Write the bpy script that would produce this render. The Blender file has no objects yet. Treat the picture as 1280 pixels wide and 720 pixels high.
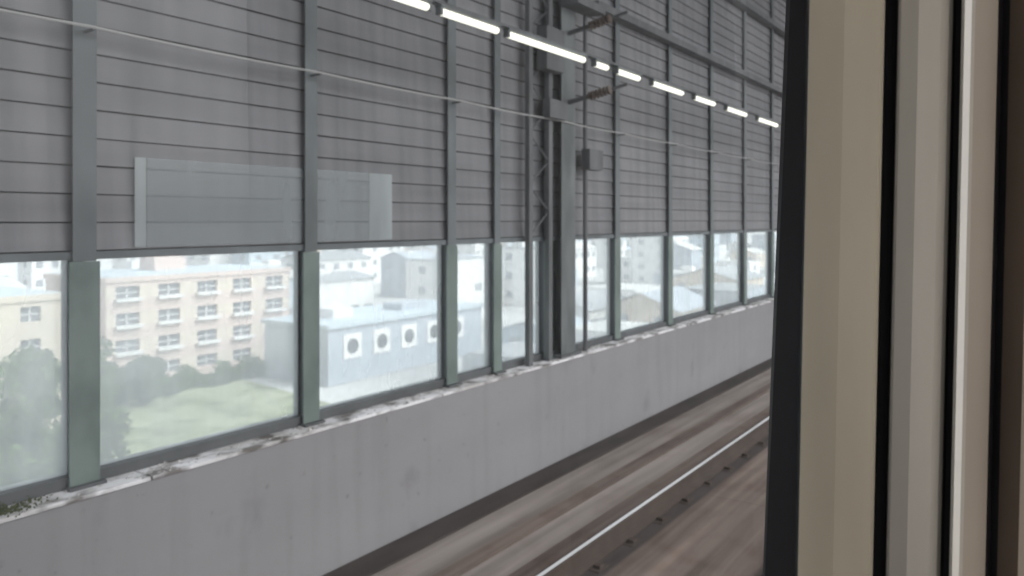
import bpy, bmesh, math, random
from mathutils import Vector
random.seed(7)
S=bpy.context.scene
TH=math.atan(0.68)

# ---------------- materials ----------------
def mat(name,col,rough=0.8,var=0.15,scale=(1,1,1),nscale=4.0,bump=0.0,metal=0.0,col2=None,detail=6,spec=0.3,lo=0.3,hi=0.7,stain=None):
    m=bpy.data.materials.new(name); m.use_nodes=True
    nt=m.node_tree; b=nt.nodes['Principled BSDF']
    b.inputs['Roughness'].default_value=rough; b.inputs['Metallic'].default_value=metal
    b.inputs['Specular IOR Level'].default_value=spec
    tc=nt.nodes.new('ShaderNodeTexCoord'); mp=nt.nodes.new('ShaderNodeMapping')
    mp.inputs['Scale'].default_value=scale
    nt.links.new(tc.outputs['Object'],mp.inputs['Vector'])
    n=nt.nodes.new('ShaderNodeTexNoise'); n.inputs['Scale'].default_value=nscale; n.inputs['Detail'].default_value=detail
    nt.links.new(mp.outputs[0],n.inputs['Vector'])
    r=nt.nodes.new('ShaderNodeValToRGB')
    r.color_ramp.elements[0].position=lo; r.color_ramp.elements[1].position=hi
    c1=[max(0,c*(1-var)) for c in col]; c2=[min(1,c*(1+var)) for c in (col2 or col)]
    r.color_ramp.elements[0].color=(*c1,1); r.color_ramp.elements[1].color=(*c2,1)
    nt.links.new(n.outputs['Fac'],r.inputs['Fac'])
    out=r.outputs['Color']
    for st in (stain or []):
        sc,ns,l,h,dk=st
        mp2=nt.nodes.new('ShaderNodeMapping'); mp2.inputs['Scale'].default_value=sc; mp2.inputs['Location'].default_value=(3.1,1.7,.4)
        nt.links.new(tc.outputs['Object'],mp2.inputs['Vector'])
        n2=nt.nodes.new('ShaderNodeTexNoise'); n2.inputs['Scale'].default_value=ns; n2.inputs['Detail'].default_value=4
        nt.links.new(mp2.outputs[0],n2.inputs['Vector'])
        r2=nt.nodes.new('ShaderNodeValToRGB'); r2.color_ramp.elements[0].position=l; r2.color_ramp.elements[1].position=h
        r2.color_ramp.elements[0].color=(1,1,1,1); r2.color_ramp.elements[1].color=(*dk,1)
        nt.links.new(n2.outputs['Fac'],r2.inputs['Fac'])
        mx=nt.nodes.new('ShaderNodeMix'); mx.data_type='RGBA'; mx.blend_type='MULTIPLY'; mx.inputs[0].default_value=1
        nt.links.new(out,mx.inputs[6]); nt.links.new(r2.outputs['Color'],mx.inputs[7]); out=mx.outputs[2]
    nt.links.new(out,b.inputs['Base Color'])
    if bump:
        bp=nt.nodes.new('ShaderNodeBump'); bp.inputs['Strength'].default_value=bump; bp.inputs['Distance'].default_value=0.02
        nt.links.new(n.outputs['Fac'],bp.inputs['Height']); nt.links.new(bp.outputs[0],b.inputs['Normal'])
    return m

M={}
M['louver']=mat('louver_paint',(0.225,0.224,0.235),0.65,0.12,(1,0.25,3),1.6,stain=[((1,2.2,.12),2.5,.42,.68,(.76,.77,.77)),((1,.35,.5),.8,.4,.65,(.82,.83,.84))])
M['louver_dark']=mat('louver_gap',(0.075,0.075,0.08),0.8,0.1)
M['post']=mat('post_paint',(0.135,0.152,0.16),0.55,0.15,(1,1,0.3),3,stain=[((1,1,.6),2,.45,.7,(.7,.7,.7))])
M['postlow']=mat('post_glass_reflection',(0.165,0.21,0.195),0.5,0.15,(1,1,0.3),3,stain=[((1,1,.8),3,.45,.7,(.7,.72,.72))])  # grey-green tone stands in for the glass reflection along the lower posts
M['frame']=mat('frame_dark',(0.09,0.095,0.1),0.6,0.2)
M['mast']=mat('mast_steel',(0.115,0.12,0.125),0.6,0.25,(1,1,0.4),4)
M['masth']=mat('mast_galvanised',(0.155,0.168,0.172),0.6,0.2,(1,1,0.4),4,stain=[((1,1,.5),2,.4,.7,(.65,.65,.65))])
M['rust']=mat('insulator_brown',(0.13,0.10,0.085),0.4,0.2)
M['conc']=mat('parapet_concrete',(0.255,0.25,0.26),0.9,0.06,(1,0.3,1),1.5,0.1,stain=[((1,1.1,.9),1.6,.62,.74,(.80,.78,.81)),((1,3,.25),2,.5,.75,(.92,.915,.915)),((1,6,6),2.2,.66,.72,(.8,.78,.81))])
M['coping']=mat('coping_flaking_paint',(0.22,0.205,0.195),0.9,0.15,(1,0.6,1),6,0.4,col2=(0.70,0.69,0.71),lo=0.38,hi=0.54,stain=[((1,.5,1),1.5,.52,.68,(.62,.6,.57))])
M['gutter']=mat('gutter_dirt',(0.045,0.036,0.034),0.95,0.25,(1,0.2,1),6,0.2)
M['bed']=mat('trackbed_concrete',(0.175,0.147,0.132),0.95,0.12,(3,0.10,1),2,0.1,col2=(0.29,0.256,0.238),detail=4,stain=[((1,.6,1),2.5,.5,.75,(.78,.73,.7))])
M['slab']=mat('rusty_slab',(0.08,0.058,0.05),0.95,0.15,(3,0.10,1),2.5,0.1,col2=(0.175,0.135,0.117),detail=4,stain=[((1,.8,1),3,.5,.75,(.75,.68,.64))])
M['railside']=mat('rail_rust',(0.05,0.035,0.028),0.8,0.2)
M['railtop']=mat('rail_polished',(0.85,0.85,0.87),0.4,0.05,metal=0.4)
M['beige']=mat('interior_beige_panel',(0.40,0.355,0.28),0.42,0.06,(1,1,0.5),5,0.02,stain=[((4,1,.8),1.5,.45,.75,(.80,.79,.78))])
M['beige2']=mat('interior_grey_beige',(0.38,0.352,0.31),0.4,0.06,(1,1,0.5),5,stain=[((6,1,.6),1.5,.42,.7,(.8,.8,.82))])
M['taupe']=mat('interior_taupe',(0.28,0.235,0.19),0.5,0.1)
M['brown']=mat('interior_dark_brown',(0.10,0.075,0.058),0.5,0.15)
M['alu']=mat('aluminium_trim',(0.58,0.56,0.52),0.35,0.05,metal=0.3)
M['black']=mat('rubber_gasket',(0.02,0.019,0.022),0.5,0.2)
M['cream']=mat('cream_render',(0.68,0.59,0.50),0.9,0.05,nscale=0.3)
M['white']=mat('white_render',(0.78,0.77,0.77),0.9,0.05,nscale=0.3)
M['pink']=mat('pink_render',(0.68,0.545,0.50),0.9,0.04,nscale=0.3)
M['grey']=mat('pale_grey_render',(0.42,0.46,0.52),0.9,0.05,nscale=0.3)
M['blue']=mat('pale_blue_roof',(0.5,0.57,0.63),0.8,0.08,nscale=0.3)
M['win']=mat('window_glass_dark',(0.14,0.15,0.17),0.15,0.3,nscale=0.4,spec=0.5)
M['winfar']=mat('window_glass_hazed',(0.33,0.35,0.38),0.3,0.2,nscale=0.4,spec=0.5)  # paler copy for the far city, distance haze mixed into the colour
M['roof']=mat('flat_roof',(0.6,0.6,0.6),0.9,0.1,nscale=0.5)
M['bark']=mat('bark',(0.08,0.06,0.045),0.9,0.2)
M['leaf']=mat('leaf_green',(0.035,0.08,0.018),0.7,0.2,nscale=0.5,col2=(0.11,0.19,0.045))
M['grass']=mat('grass_ground',(0.17,0.21,0.10),0.95,0.1,nscale=0.12,col2=(0.38,0.40,0.27),stain=[((1,1,1),.35,.5,.62,(.6,.62,.55))])
M['city']=mat('city_ground',(0.4,0.4,0.41),0.95,0.1,nscale=0.05,col2=(0.58,0.58,0.58))
M['asphalt']=mat('asphalt',(0.08,0.08,0.085),0.9,0.1)
M['cable']=mat('cable_grey',(0.38,0.38,0.38),0.6,0.05)
M['wire']=mat('copper_wire_dark',(0.04,0.04,0.045),0.6,0.05)
M['moss']=mat('moss',(0.08,0.10,0.03),0.95,0.2,nscale=30)
M['debris']=mat('debris_chips',(0.45,0.43,0.42),0.95,0.5,nscale=20)

def glassmat(name,film,filmcol=(0.97,0.97,1.0),tint=(0.97,0.985,0.985),gloss=.05,ns=1.3,rough=.08,diffuse=False):
    m=bpy.data.materials.new(name); m.use_nodes=True; nt=m.node_tree; nt.nodes.clear()
    o=nt.nodes.new('ShaderNodeOutputMaterial')
    tr=nt.nodes.new('ShaderNodeBsdfTransparent'); tr.inputs[0].default_value=(*tint,1)
    tl=nt.nodes.new('ShaderNodeBsdfDiffuse' if diffuse else 'ShaderNodeBsdfTranslucent'); tl.inputs[0].default_value=(*filmcol,1)
    gl=nt.nodes.new('ShaderNodeBsdfGlossy'); gl.inputs['Roughness'].default_value=rough
    tc=nt.nodes.new('ShaderNodeTexCoord'); n=nt.nodes.new('ShaderNodeTexNoise'); n.inputs['Scale'].default_value=ns; n.inputs['Detail'].default_value=5
    mp=nt.nodes.new('ShaderNodeMapping'); mp.inputs['Scale'].default_value=(1,2,0.5)
    nt.links.new(tc.outputs['Object'],mp.inputs[0]); nt.links.new(mp.outputs[0],n.inputs['Vector'])
    mr=nt.nodes.new('ShaderNodeMapRange'); mr.inputs['From Min'].default_value=0.3; mr.inputs['From Max'].default_value=0.7
    mr.inputs['To Min'].default_value=film*0.75; mr.inputs['To Max'].default_value=film*1.25
    nt.links.new(n.outputs['Fac'],mr.inputs['Value'])
    m1=nt.nodes.new('ShaderNodeMixShader'); nt.links.new(mr.outputs[0],m1.inputs[0]); nt.links.new(tr.outputs[0],m1.inputs[1]); nt.links.new(tl.outputs[0],m1.inputs[2])
    m2=nt.nodes.new('ShaderNodeMixShader'); m2.inputs[0].default_value=gloss
    nt.links.new(m1.outputs[0],m2.inputs[1]); nt.links.new(gl.outputs[0],m2.inputs[2]); nt.links.new(m2.outputs[0],o.inputs[0])
    return m
M['glass']=glassmat('haze_film_glass',0.29,filmcol=(.93,.97,.99),tint=(.95,.985,.98))  # white film on the panes stands in for haze over the outside view
M['refl']=glassmat('window_reflection_sheet',0.40,filmcol=(.36,.40,.42),diffuse=True,gloss=.02)  # pale see-through colour imitating a reflection of the train interior
M['refl_light']=glassmat('window_reflection_sheet_light',0.55,filmcol=(.44,.49,.50),diffuse=True,gloss=.02)  # brighter ends of the same imitated reflection
M['trainglass']=glassmat('train_window_glass',0.07,filmcol=(.99,1,.99),gloss=.015,ns=3,rough=0.0)  # faint white film paints an overall haze onto the pane

def emis(name,col,s):
    m=bpy.data.materials.new(name); m.use_nodes=True; b=m.node_tree.nodes['Principled BSDF']
    b.inputs['Base Color'].default_value=(*col,1); b.inputs['Emission Color'].default_value=(*col,1); b.inputs['Emission Strength'].default_value=s
    return m
M['tube']=emis('lamp_tube_lit',(1.0,0.98,0.86),1.1)

# ---------------- mesh helper ----------------
class B:
    def __init__(s): s.v=[];s.f=[];s.m=[];s.mats=[]
    def mi(s,k):
        if k not in s.mats: s.mats.append(k)
        return s.mats.index(k)
    def box(s,x0,x1,y0,y1,z0,z1,k):
        i=len(s.v); s.v+=[(x0,y0,z0),(x1,y0,z0),(x1,y1,z0),(x0,y1,z0),(x0,y0,z1),(x1,y0,z1),(x1,y1,z1),(x0,y1,z1)]
        for q in ((0,3,2,1),(4,5,6,7),(0,1,5,4),(1,2,6,5),(2,3,7,6),(3,0,4,7)):
            s.f.append([i+a for a in q]); s.m.append(s.mi(k))
    def quad(s,pts,k):
        i=len(s.v); s.v+=[tuple(p) for p in pts]; s.f.append(list(range(i,i+len(pts)))); s.m.append(s.mi(k))
    def tube(s,a,b,r,k,n=8,r2=None):
        a=Vector(a);b=Vector(b); r2=r if r2 is None else r2
        d=(b-a).normalized(); up=Vector((0,0,1)) if abs(d.z)<0.9 else Vector((1,0,0))
        p=d.cross(up).normalized(); q=d.cross(p); i=len(s.v)
        for j in range(n):
            t=2*math.pi*j/n; o=p*math.cos(t)+q*math.sin(t)
            s.v.append(tuple(a+o*r)); s.v.append(tuple(b+o*r2))
        for j in range(n):
            k2=(j+1)%n; s.f.append([i+2*j,i+2*j+1,i+2*k2+1,i+2*k2]); s.m.append(s.mi(k))
        s.f.append([i+2*j for j in range(n)][::-1]); s.m.append(s.mi(k))
        s.f.append([i+2*j+1 for j in range(n)]); s.m.append(s.mi(k))
    def make(s,name,parent=None,bevel=0,smooth=False):
        me=bpy.data.meshes.new(name); me.from_pydata(s.v,[],s.f)
        for k in s.mats: me.materials.append(M[k])
        for p,mm in zip(me.polygons,s.m): p.material_index=mm; p.use_smooth=smooth
        me.update(); o=bpy.data.objects.new(name,me); S.collection.objects.link(o)
        bm=bmesh.new(); bm.from_mesh(me); bmesh.ops.recalc_face_normals(bm,faces=bm.faces); bm.to_mesh(me); bm.free()
        if parent: o.parent=parent
        if bevel:
            md=o.modifiers.new('bev','BEVEL'); md.width=bevel; md.segments=2; md.limit_method='ANGLE'
        return o
def empty(name):
    e=bpy.data.objects.new(name,None); S.collection.objects.link(e); return e

Y0,Y1=-12,90
# ---------------- viaduct ground & track ----------------
GZ=-2.89
b=B(); b.box(-5.45,3.4,Y0,Y1,GZ-0.8,GZ,'bed'); b.make('viaduct_deck')
b=B(); b.box(-4.898,-4.6,Y0,Y1,GZ+0.001,GZ+0.02,'gutter'); b.make('drainage_gutter')
par=empty('concrete_parapet_wall')
b=B(); b.box(-5.45,-4.9,Y0,Y1,GZ-0.8,-1.705,'conc'); b.make('wall_body',par)
b=B()
y=Y0
while y<Y1:
    b.box(-5.47,-4.885,y+0.006,y+2.994,-1.703,-1.675,'coping'); y+=3
b.make('coping',par,0.006)
b=B()
for i in range(900):
    x=random.uniform(-5.07,-4.89); y=random.uniform(0.5,22); y+=0.3*math.sin(y*5)
    s=random.uniform(.006,.022); z=-1.675; a=random.uniform(0,6.28); hh=s*random.uniform(.3,.9)
    c1=(x+s*math.cos(a),y+s*math.sin(a),z); c2=(x+s*math.cos(a+2.2),y+1.5*s*math.sin(a+2.2),z); c3=(x+s*math.cos(a+4.2),y+s*math.sin(a+4.2),z); t=(x,y,z+hh)
    for tri in ((c1,c2,t),(c2,c3,t),(c3,c1,t)): b.quad(tri,'debris')
b.make('coping_debris',par)

def track(cx,name):
    t=empty(name)
    b=B(); y=Y0
    while y<Y1:
        b.box(cx-1.15,cx+1.15,y+0.003,y+4.997,GZ+0.001,-2.85,'slab'); y+=5
    b.make('track_slab',t)
    for sx in (-0.7175,0.7175):
        x=cx+sx; b=B()
        prof=[(-.07,-2.835),(.07,-2.835),(.07,-2.822),(.012,-2.80),(.009,-2.705),(.036,-2.69),(.036,-2.668),(.018,-2.665),(-.018,-2.665),(-.036,-2.668),(-.036,-2.69),(-.009,-2.705),(-.012,-2.80),(-.07,-2.822)]
        n=len(prof)
        for j in range(n):
            p,q=prof[j],prof[(j+1)%n]
            b.quad([(x+p[0],Y0,p[1]),(x+q[0],Y0,q[1]),(x+q[0],Y1,q[1]),(x+p[0],Y1,p[1])],'railtop' if j==7 else 'railside')
        b.make('rail',t)
        b=B(); b.box(x-.2,x+.2,Y0,Y1,-2.8495,-2.842,'gutter'); b.make('rail_bed_strip',t)
        b=B(); y=Y0+0.3
        while y<Y1:
            b.box(x-.16,x+.16,y-.09,y+.09,-2.841,-2.836,'railside')
            for s2 in (-1,1):
                b.box(x+s2*.11-.03,x+s2*.11+.03,y-.035,y+.035,-2.836,-2.81,'railside')
            y+=0.625
        b.make('rail_fasteners',t)
    return t
track(-2.4825,'railway_track'); track(1.7,'railway_track')
b=B(); b.box(-4.15,-4.0,Y0,Y1,GZ+.001,GZ+.03,'slab'); b.make('cable_trough')

# ---------------- noise barrier ----------------
nb=empty('noise_barrier')
PX=-5.05; sp=1.85; posts=[2.65+sp*i for i in range(-7,46)]
LB=-0.20; TOPZ=6.5
b=B(); z=LB; k=0
while z<TOPZ:
    h=0.18
    for i in range(len(posts)-1):
        ya,yb=posts[i]+.003,posts[i+1]-.003; o=random.uniform(-.003,.003); dz=random.uniform(-.003,.003)
        b.quad([(-5.10+o,ya,z+0.009+dz),(-5.10+o,yb,z+0.009),(-5.115,yb,z+h),(-5.115,ya,z+h)],'louver')
        b.quad([(-5.10+o,ya,z+0.009+dz),(-5.10+o,yb,z+0.009),(-5.12,yb,z+0.003),(-5.12,ya,z+0.003)],'louver_dark')
    z+=h; k+=1
b.box(-5.2,-5.13,Y0,Y1,LB,TOPZ,'louver_dark')
b.box(-5.16,-5.07,Y0,Y1,LB-0.05,LB,'post')
b.make('louver_panels',nb)
b=B()
b.box(-5.2,-5.08,Y0,Y1,-1.673,-1.60,'frame')
b.make('glazing_sill_rail',nb)
b=B()
for i in range(len(posts)-1):
    b.box(-5.15,-5.142,posts[i]+0.06,posts[i+1]-0.06,-1.60,LB-0.05,'glass')
b.make('glass_panes',nb)
b=B()
def hpost(y,w,kk='post',x=PX,low=True):
    b.box(x-0.012,x,y-w/2,y+w/2,LB-0.06,TOPZ+.1,kk)
    b.box(x-0.13,x-0.0125,y-0.006,y+0.006,-1.673,TOPZ+.1,kk)
    b.box(x-0.145,x-0.131,y-w/2,y+w/2,-1.673,TOPZ+.1,kk)
    if low:
        b.box(x-0.012,x+0.004,y-w/2-0.02,y+w/2+0.02,-1.673,LB-0.062,'postlow')  # wider facing that carries the painted glass reflection
        b.box(x-0.012,x+0.05,y-w/2-0.04,y+w/2+0.04,-1.674,-1.655,'frame')
for y in posts: hpost(y,0.13 if y>3 else .15)
hpost(7.15,0.11)
b.make('steel_posts',nb)
b=B()
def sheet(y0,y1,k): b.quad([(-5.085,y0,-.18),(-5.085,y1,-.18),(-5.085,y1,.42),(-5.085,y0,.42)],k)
sheet(3.0,3.08,'refl_light'); sheet(3.085,4.44,'refl'); sheet(4.56,5.2,'refl'); sheet(5.205,5.5,'refl_light')
b.make('painted_reflection',nb)  # added sheet on the barrier, stands in for a train window reflection

c=empty('signal_cable')
b=B()
for i in range(len(posts)-1):
    pts=[]; n=6
    for j in range(n+1):
        t=j/n; pts.append((-4.95,posts[i]+sp*t,1.20-0.012*4*t*(1-t)))
    for j in range(n): b.tube(pts[j],pts[j+1],0.010,'cable',6)
b.make('cable',c)
b=B()
for y in posts: b.box(-5.05,-4.94,y-.010,y+.010,1.178,1.19,'frame')
b.make('hangers',c)

# lamp row
yl=[(4.5,5.1),(5.22,6.1),(6.22,7.75),(7.95,8.3),(8.5,9.15),(9.5,10.55),(10.95,11.8),(12.3,13.3),(13.9,15.1),(15.8,16.9),(17.8,19.0),(20,21.3)]
lx,lz=-4.3,1.76
for a,e in yl:
    L=empty('fluorescent_lamp')
    b=B(); b.box(lx-.04,lx+.04,a,e,lz+.035,lz+.06,'masth'); b.make('housing',L,0.005)
    b=B(); b.tube((lx,a+.03,lz),(lx,e-.03,lz),0.032,'tube',12); b.make('tube',L,smooth=False)
    b=B(); b.box(lx-.03,lx+.03,a,a+.03,lz-.03,lz+.034,'masth'); b.box(lx-.03,lx+.03,e-.03,e,lz-.03,lz+.034,'masth'); b.make('end_caps',L)
ra=empty('lamp_support_rail'); b=B(); b.box(lx-.02,lx+.02,4.3,60,lz+.062,lz+.085,'mast')
for y in posts:
    if y>4: b.tube((lx,y,lz+.08),(-5.04,y,lz+.40),0.010,'mast',6)
b.make('rail',ra)

# ---------------- catenary mast ----------------
def catenary(y0,name='catenary_mast'):
    m=empty(name)
    b=B()
    x=-4.97
    b.box(x-.012,x,y0-.17,y0+.17,-1.673,6.6,'masth'); 
    b.box(x-.2,x-.188,y0-.17,y0+.17,-1.673,6.6,'masth')
    b.box(x-.188,x-.0125,y0-.008,y0+.008,-1.673,6.6,'mast')
    b.box(x-.25,x+.05,y0-.25,y0+.25,-1.672,-1.64,'mast')
    b.make('column',m)
    b=B()
    ya,yb=y0-.85,y0-.42
    for yy in (ya,yb): b.box(x-.06,x,yy-.04,yy+.04,-1.673,6.6,'mast')
    z=-0.2; s=1
    while z<6.2:
        b.tube((x-.03,ya if s>0 else yb,z),(x-.03,yb if s>0 else ya,z+.3),.010,'mast',6); z+=.3; s=-s
    b.make('lattice_frame',m)
    b=B()
    for z1 in (1.45,2.3):
        b.tube((x,y0,z1),(x+.3,y0,z1+.05),.03,'mast',8)
        for j in range(6): b.tube((x+.3+.05*j,y0,z1+.05+.01*j),(x+.32+.05*j,y0,z1+.055+.01*j),.055,'rust',12)
        b.tube((x+.6,y0,z1+.11),(x+.8,y0,z1+.15),.02,'mast',8)
    b.tube((x,y0,3.5),(-2.5,y0,3.62),.02,'mast',8)
    b.tube((-2.49,y0,3.62),(-2.48,y0,2.42),.012,'mast',8)
    b.make('cantilever',m)
    b=B()
    b.box(x-.02,x+.10,y0+.36,y0+.72,.64,.90,'mast'); b.tube((x,y0+.42,-1.67),(x,y0+.42,5),.03,'mast',8)
    b.box(x,x+.25,y0-.2,y0+.5,2.6,2.7,'mast'); b.box(x,x+.3,y0-.9,y0+.9,3.05,3.15,'mast')
    b.box(x-.02,x+.12,y0-.7,y0-.3,1.75,2.25,'mast'); b.box(x,x+.1,y0-.6,y0-.2,1.2,1.42,'mast')
    b.make('equipment_box',m)
catenary(8.55); catenary(48)
w=empty('overhead_wire')
b=B(); b.tube((-2.48,Y0,2.42),(-2.48,Y1,2.42),.009,'wire',6); b.tube((-2.48,Y0,3.6),(-2.48,Y1,3.6),.011,'wire',6)
y=-10
while y<Y1: b.tube((-2.48,y,2.42),(-2.48,y,3.6),.005,'wire',5); y+=4
b.make('contact_and_messenger',w)
b=B()
for z in (2.75,4.1): b.box(-5.04,-4.9,9.2,Y1,z,z+.10,'mast')
b.make('barrier_girt',nb)
cn=empty('track_canopy')
b=B(); b.box(-5.4,4.0,Y0,Y1,6.62,6.7,'louver'); b.make('roof_deck',cn)
b=B()
for y in posts[::2]: b.box(-5.2,4.0,y-.1,y+.1,6.3,6.615,'mast')
b.make('roof_beams',cn)

# ---------------- train interior ----------------
tr=empty('train_carriage')
def strip(pts,seg,name,z0=-1.3,z1=1.1):
    b=B()
    for i in range(len(seg)):
        (xa,ya,sa),(xb,yb,sb)=pts[i],pts[i+1]
        b.quad([(xa+sa*z0,ya,z0),(xb+sb*z0,yb,z0),(xb+sb*z1,yb,z1),(xa+sa*z1,ya,z1)],seg[i])
    return b.make(name,tr)
s1=.02
P=[(-.297,1.06,.04),(-.293,1.03,.04),(-.2575,1.010,s1),(-.2415,.960,s1),(-.2395,.955,s1),(-.200,.949,s1),(-.163,.951,s1),(-.160,.957,s1),(-.163,.985,s1),(-.154,.993,s1),(-.1466,.958,s1),(-.143,.953,s1),(-.125,.947,s1),(-.105,.952,s1),(-.098,.960,s1),(-.0955,.972,s1),(-.094,.985,s1),(-.0885,.988,s1),(-.0857,.955,s1),(-.0824,.949,s1),(-.0764,.953,s1),(-.0735,.957,s1),(-.0542,.975,s1),(-.0508,.995,s1),(-.044,.985,s1),(-.025,.965,s1),(.15,.96,s1),(.6,.96,s1)]
G=['black','black','black','beige','beige','beige','beige','black','black','black','beige2','beige2','beige2','beige2','beige2','black','black','black','alu','alu','beige2','taupe','black','black','brown','taupe','beige']
strip(P,G,'window_pillar_and_partition')
b=B()
b.box(-.345,-.29,-2.5,1.03,-1.3,-.66,'beige'); b.box(-.345,-.29,-2.5,1.03,.45,1.1,'beige')
b.box(-.345,-.29,-2.5,-.75,-.66,.45,'beige')
b.box(-.30,-.285,1.12,3.5,-2.2,1.2,'white')
b.box(-.36,-.346,-2.5,1.03,-2.2,-.68,'white'); b.box(-.36,-.346,-2.5,1.03,.47,1.2,'white')
b.make('side_wall',tr)
b=B(); b.quad([(-.323,-.75,-.66),(-.323,1.12,-.66),(-.323,1.12,.45),(-.323,-.75,.45)],'trainglass'); b.make('window_pane',tr)
b=B(); b.box(-.28,1.9,-2.5,3.5,-1.36,-1.3,'taupe'); b.make('floor',tr)
b=B(); b.box(-.28,1.9,-2.5,3.5,1.1,1.15,'white'); b.make('ceiling',tr)
b=B()
b.box(.2,.5,-2.0,.8,1.07,1.098,'tube'); b.make('ceiling_light',tr)

# ---------------- outside world ----------------
OG=-17.2
b=B(); b.quad([(-4000,-4000,OG-.05),(4000,-4000,OG-.05),(4000,4000,OG-.05),(-4000,4000,OG-.05)],'city'); b.make('ground')
b=B(); b.quad([(-77,5,OG),(-30,5,OG),(-30,48,OG),(-77,56,OG)],'grass'); b.make('lawn')
b=B(); b.quad([(-29.9,-200,OG+.004),(-20,-200,OG+.004),(-20,400,OG+.004),(-29.9,400,OG+.004)],'asphalt'); b.make('road')
b=B()
for y in range(-10,90,15): b.box(-4.5,2.5,y,y+2,OG,GZ-.8,'conc')
b.make('viaduct_pier')

def building(name,x1,y0,y1,dep,z1,floors,bays,wall='cream',pier='pink',roofk='roof',z0=OG,winw=.55,balc=True):
    e=empty(name); h=(z1-z0)/floors; x0=x1-dep; bw=(y1-y0)/bays
    b=B(); b.box(x0+.3,x1-.3,y0+.3,y1-.3,z0,z1-.3,'win'); b.make('windows',e)
    b=B()
    for f in range(floors):
        za=z0+f*h; sh=h*.38
        b.box(x0,x1,y0,y1,za,za+sh,wall)
        b.box(x0,x1,y0,y1,za+h*.84,za+h-.002,wall)
    for i in range(bays+1):
        c=y0+i*bw; ww=bw*(1-winw)
        a=max(y0+.002,c-ww/2); d=min(y1-.002,c+ww/2)
        for f in range(floors):
            za=z0+f*h+h*.38; b.box(x1-.4,x1-.002,a,d,za,za+h*.46,pier); b.box(x0+.002,x0+.4,a,d,za,za+h*.46,pier)
    nb2=max(2,int(dep/4)); bd=dep/nb2
    for f in range(floors):
        za=z0+f*h+h*.38
        for yy0,yy1 in ((y0+.003,y0+.4),(y1-.4,y1-.003)):
            for j in range(nb2):
                b.box(x0+j*bd+(.403 if j==0 else bd*.2-.3),x0+(j+1)*bd-(.403 if j==nb2-1 else bd*.25),yy0,yy1,za,za+h*.46,wall)
    b.make('walls',e)
    b=B(); b.box(x0-.15,x1+.15,y0-.15,y1+.15,z1,z1+.5,wall); b.box(x0+.3,x1-.3,y0+.3,y1-.3,z1+.502,z1+.55,roofk)
    b.box(x0+2,x0+5,(y0+y1)/2-2,(y0+y1)/2+2,z1+.55,z1+2,wall)
    b.make('roof',e)
    b=B()
    for f in range(floors):
        za=z0+f*h+h*.38
        for i in range(bays):
            c=y0+(i+.5)*bw; w=bw*winw
            b.box(x1-.3,x1-.2,c-.06,c+.06,za,za+h*.46,'white')
            b.box(x1-.3,x1-.2,c-w/2,c+w/2,za+h*.2,za+h*.2+.08,'white')
            if balc and f>0: b.box(x1,x1+.5,c-w/2-.15,c+w/2+.15,za-h*.1,za+h*.02,'white')
    b.make('window_frames_and_balconies',e)
building('apartment_building',-78,43,66,12,-6.3,4,5,'pink','cream','blue')
building('apartment_building',-68.7,12,34.5,14,-6.6,4,4,'cream','cream','blue',winw=.28,balc=False)

e=empty('pumping_station_building')
b=B(); b.box(-72,-62,57.5,84,OG,-11.3,'grey'); b.box(-72.3,-61.7,57.2,84.3,-11.3,-10.9,'blue'); 
b.box(-69,-66,62,65,-10.9,-9.9,'white'); b.box(-68,-65,72,77,-10.9,-10.1,'grey'); b.make('walls',e)
b=B(); bb=B()
for i in range(5):
    c=60.9+i*4.5
    b.box(-61.998,-61.9,c-1.3,c+1.3,-14.7,-12.1,'white')
    bb.tube((-61.95,c,-13.4),(-61.85,c,-13.4),.8,'win',20)
b.make('window_surrounds',e); bb.make('round_windows',e)

cityk=['white','grey','cream','blue','white','white']  # mostly pale picks, so distance haze sits in the wall colours
def city(x,y,w,l,h,k):
    z1=OG+h
    b=B(); 
    b.box(x-w,x,y,y+l,OG-.04,z1,k)
    rk=random.choice(['roof','blue','grey','winfar'])
    if random.random()<.4:
        rh=random.uniform(1,2.2)
        b.quad([(x+.4,y-.4,z1),(x+.4,y+l+.4,z1),(x-w/2,y+l+.4,z1+rh),(x-w/2,y-.4,z1+rh)],rk)
        b.quad([(x-w-.4,y-.4,z1),(x-w-.4,y+l+.4,z1),(x-w/2,y+l+.4,z1+rh),(x-w/2,y-.4,z1+rh)],rk)
        b.quad([(x,y,z1),(x-w,y,z1),(x-w/2,y,z1+rh-.1)],k); b.quad([(x,y+l,z1),(x-w,y+l,z1),(x-w/2,y+l,z1+rh-.1)],k)
    else: b.box(x-w+.3,x-.3,y+.3,y+l-.3,z1,z1+.25,rk)
    fl=max(1,int(h/3)); hh=h/fl
    nb3=int(l/random.uniform(2.5,5)); ww=random.uniform(.5,1.1)
    for f in range(fl):
        for j in range(nb3):
            if random.random()<.8:
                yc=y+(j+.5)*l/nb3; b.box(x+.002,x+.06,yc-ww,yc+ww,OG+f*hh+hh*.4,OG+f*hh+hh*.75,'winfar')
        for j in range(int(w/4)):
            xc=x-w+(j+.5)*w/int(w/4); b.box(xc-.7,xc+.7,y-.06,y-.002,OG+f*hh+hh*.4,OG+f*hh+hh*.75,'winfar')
    if random.random()<.4: b.box(x-w*.6,x-w*.4,y+l*.3,y+l*.5,z1+.25,z1+1.6,'white')
    b.make('city_building')
for i in range(230):
    d=random.uniform(115,520)
    ang=random.uniform(0.15,1.35)
    x=-d*math.sin(ang); y=d*math.cos(ang)
    if x>-60: continue
    if x>-95 and y<100: continue
    h=random.uniform(4,9)+ (random.random()<.3)*random.uniform(1,5)
    city(x,y,random.uniform(6,14),random.uniform(6,16),h,random.choice(cityk))
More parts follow.
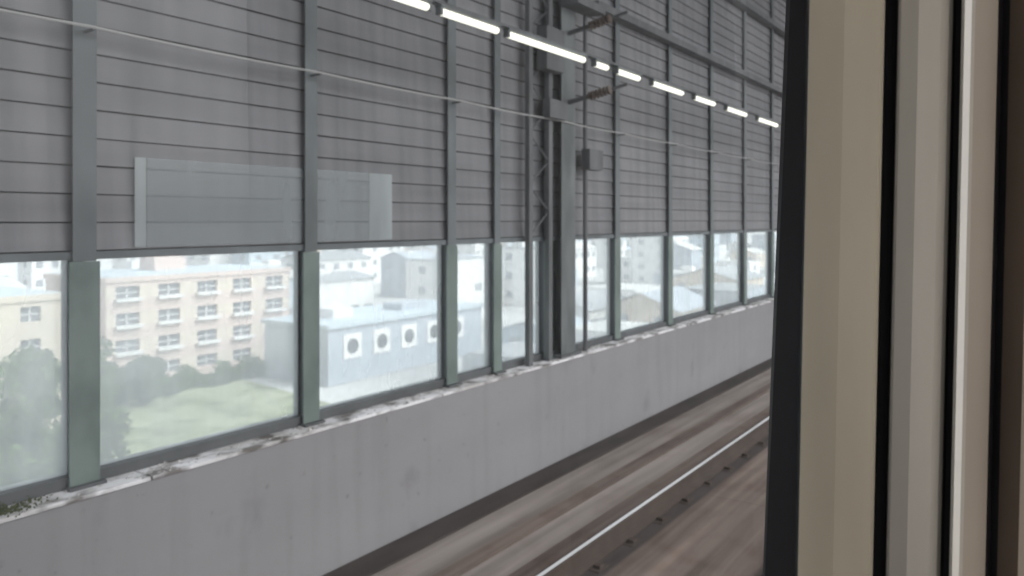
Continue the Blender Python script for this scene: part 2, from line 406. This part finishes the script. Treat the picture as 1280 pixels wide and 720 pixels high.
for (x,y,w,l,h,k) in [(-40,62,8,9,4,'grey'),(-36,76,9,10,5,'white'),(-48,80,8,9,4,'blue'),(-38,92,10,12,6,'cream'),(-52,95,9,12,5,'white'),(-36,110,10,14,7,'grey'),(-54,114,10,12,6,'white'),(-44,132,12,14,7,'cream')]:
    city(x,y,w,l,h,k)

def tree(x,y,h,r,name='tree',n=3800,low=.22):
    t=empty(name)
    b=B(); b.tube((x,y,OG),(x+.1,y,OG+h*.5),.22,'bark',8,.12)
    cl=[]
    for i in range(13):
        a=random.uniform(0,6.28); rr=r*random.uniform(.2,.8); zz=OG+h*random.uniform(low,.88)
        p=(x+rr*math.cos(a),y+rr*math.sin(a),zz); cl.append((Vector(p),r*random.uniform(.3,.55)))
        b.tube((x+.08,y,OG+h*random.uniform(.2,.45)),p,.08,'bark',6,.02)
    b.make('trunk',t)
    b=B()
    for i in range(n):
        c,cr=random.choice(cl); v=Vector((random.gauss(0,1),random.gauss(0,1),random.gauss(0,1))).normalized()*cr*random.uniform(.5,1.1)
        p=c+v; s=random.uniform(.12,.25)
        u=Vector((random.gauss(0,1),random.gauss(0,1),random.gauss(0,1))).normalized(); w2=u.orthogonal().normalized()
        b.quad([p-u*s,p+w2*s*.6,p+u*s,p-w2*s*.6],'leaf')
    b.make('foliage',t)
for (x,y,h,r) in [(-50,15,8.5,3.2),(-48,19.5,7.5,3),(-53,23,9,3),(-44,13,8,3),(-43,17.5,7,2.8),(-46,21.5,6,2.6),(-38,13.5,8,2.8),(-37,16.5,6,2.6),(-34,12,7,2.6),(-50,26,5.5,2.4),(-66,31,7.5,2.4),(-69,37.5,7,2.2),(-70,42,5,2.0),(-73,68,5,1.6)]:
    tree(x,y,h,r)
b=B()
for i in range(11000):
    yy=random.uniform(38,64); p=Vector((-73+random.uniform(-1,1)+.6*math.sin(yy),yy,OG+random.uniform(0,1.7+.7*math.sin(yy*1.7))))
    s=random.uniform(.1,.2); u=Vector((random.gauss(0,1),random.gauss(0,1),random.gauss(0,1))).normalized(); w2=u.orthogonal().normalized()
    b.quad([p-u*s,p+w2*s*.6,p+u*s,p-w2*s*.6],'leaf')
b.make('hedge')
b=B()
for i in range(1500):
    p=Vector((-4.97+random.gauss(0,.045),1.95+random.gauss(0,.16),-1.674+abs(random.gauss(0,.018))))
    s=random.uniform(.005,.016); u=Vector((random.gauss(0,1),random.gauss(0,1),random.gauss(0,1))).normalized(); w2=u.orthogonal().normalized()
    b.quad([p-u*s,p+w2*s*.6,p+u*s,p-w2*s*.6],'moss')
b.make('moss_patch')

# ---------------- light ----------------
W=bpy.data.worlds.new('World'); S.world=W; W.use_nodes=True; nt=W.node_tree
bg=nt.nodes['Background']; sky=nt.nodes.new('ShaderNodeTexSky'); sky.sky_type='NISHITA'; sky.sun_disc=False
el,rot=math.radians(50),math.radians(60)
sky.sun_elevation=el; sky.sun_rotation=rot; sky.dust_density=4; sky.ozone_density=0.6
hs=nt.nodes.new('ShaderNodeHueSaturation'); hs.inputs['Saturation'].default_value=0.15; hs.inputs['Value'].default_value=2.35
nt.links.new(sky.outputs[0],hs.inputs['Color']); nt.links.new(hs.outputs[0],bg.inputs['Color']); bg.inputs['Strength'].default_value=0.15
sl=bpy.data.lights.new('sun','SUN'); sl.energy=1.2; sl.angle=math.radians(30); sl.color=(1,.98,.96)
so=bpy.data.objects.new('sun',sl); S.collection.objects.link(so)
dr=Vector((math.sin(rot)*math.cos(el),math.cos(rot)*math.cos(el),math.sin(el)))
so.rotation_euler=dr.to_track_quat('Z','Y').to_euler()
S.view_settings.view_transform='Standard'; S.view_settings.look='None'; S.view_settings.exposure=0

cam=bpy.data.cameras.new('camera'); co=bpy.data.objects.new('camera',cam); S.collection.objects.link(co)
co.rotation_euler=(math.radians(90),0,TH); cam.sensor_width=36; cam.lens=36*1000/1280; cam.shift_y=-85/1280
cam.clip_start=.01; cam.clip_end=6000
cam.dof.use_dof=True; cam.dof.focus_distance=1.4; cam.dof.aperture_fstop=6
S.camera=co
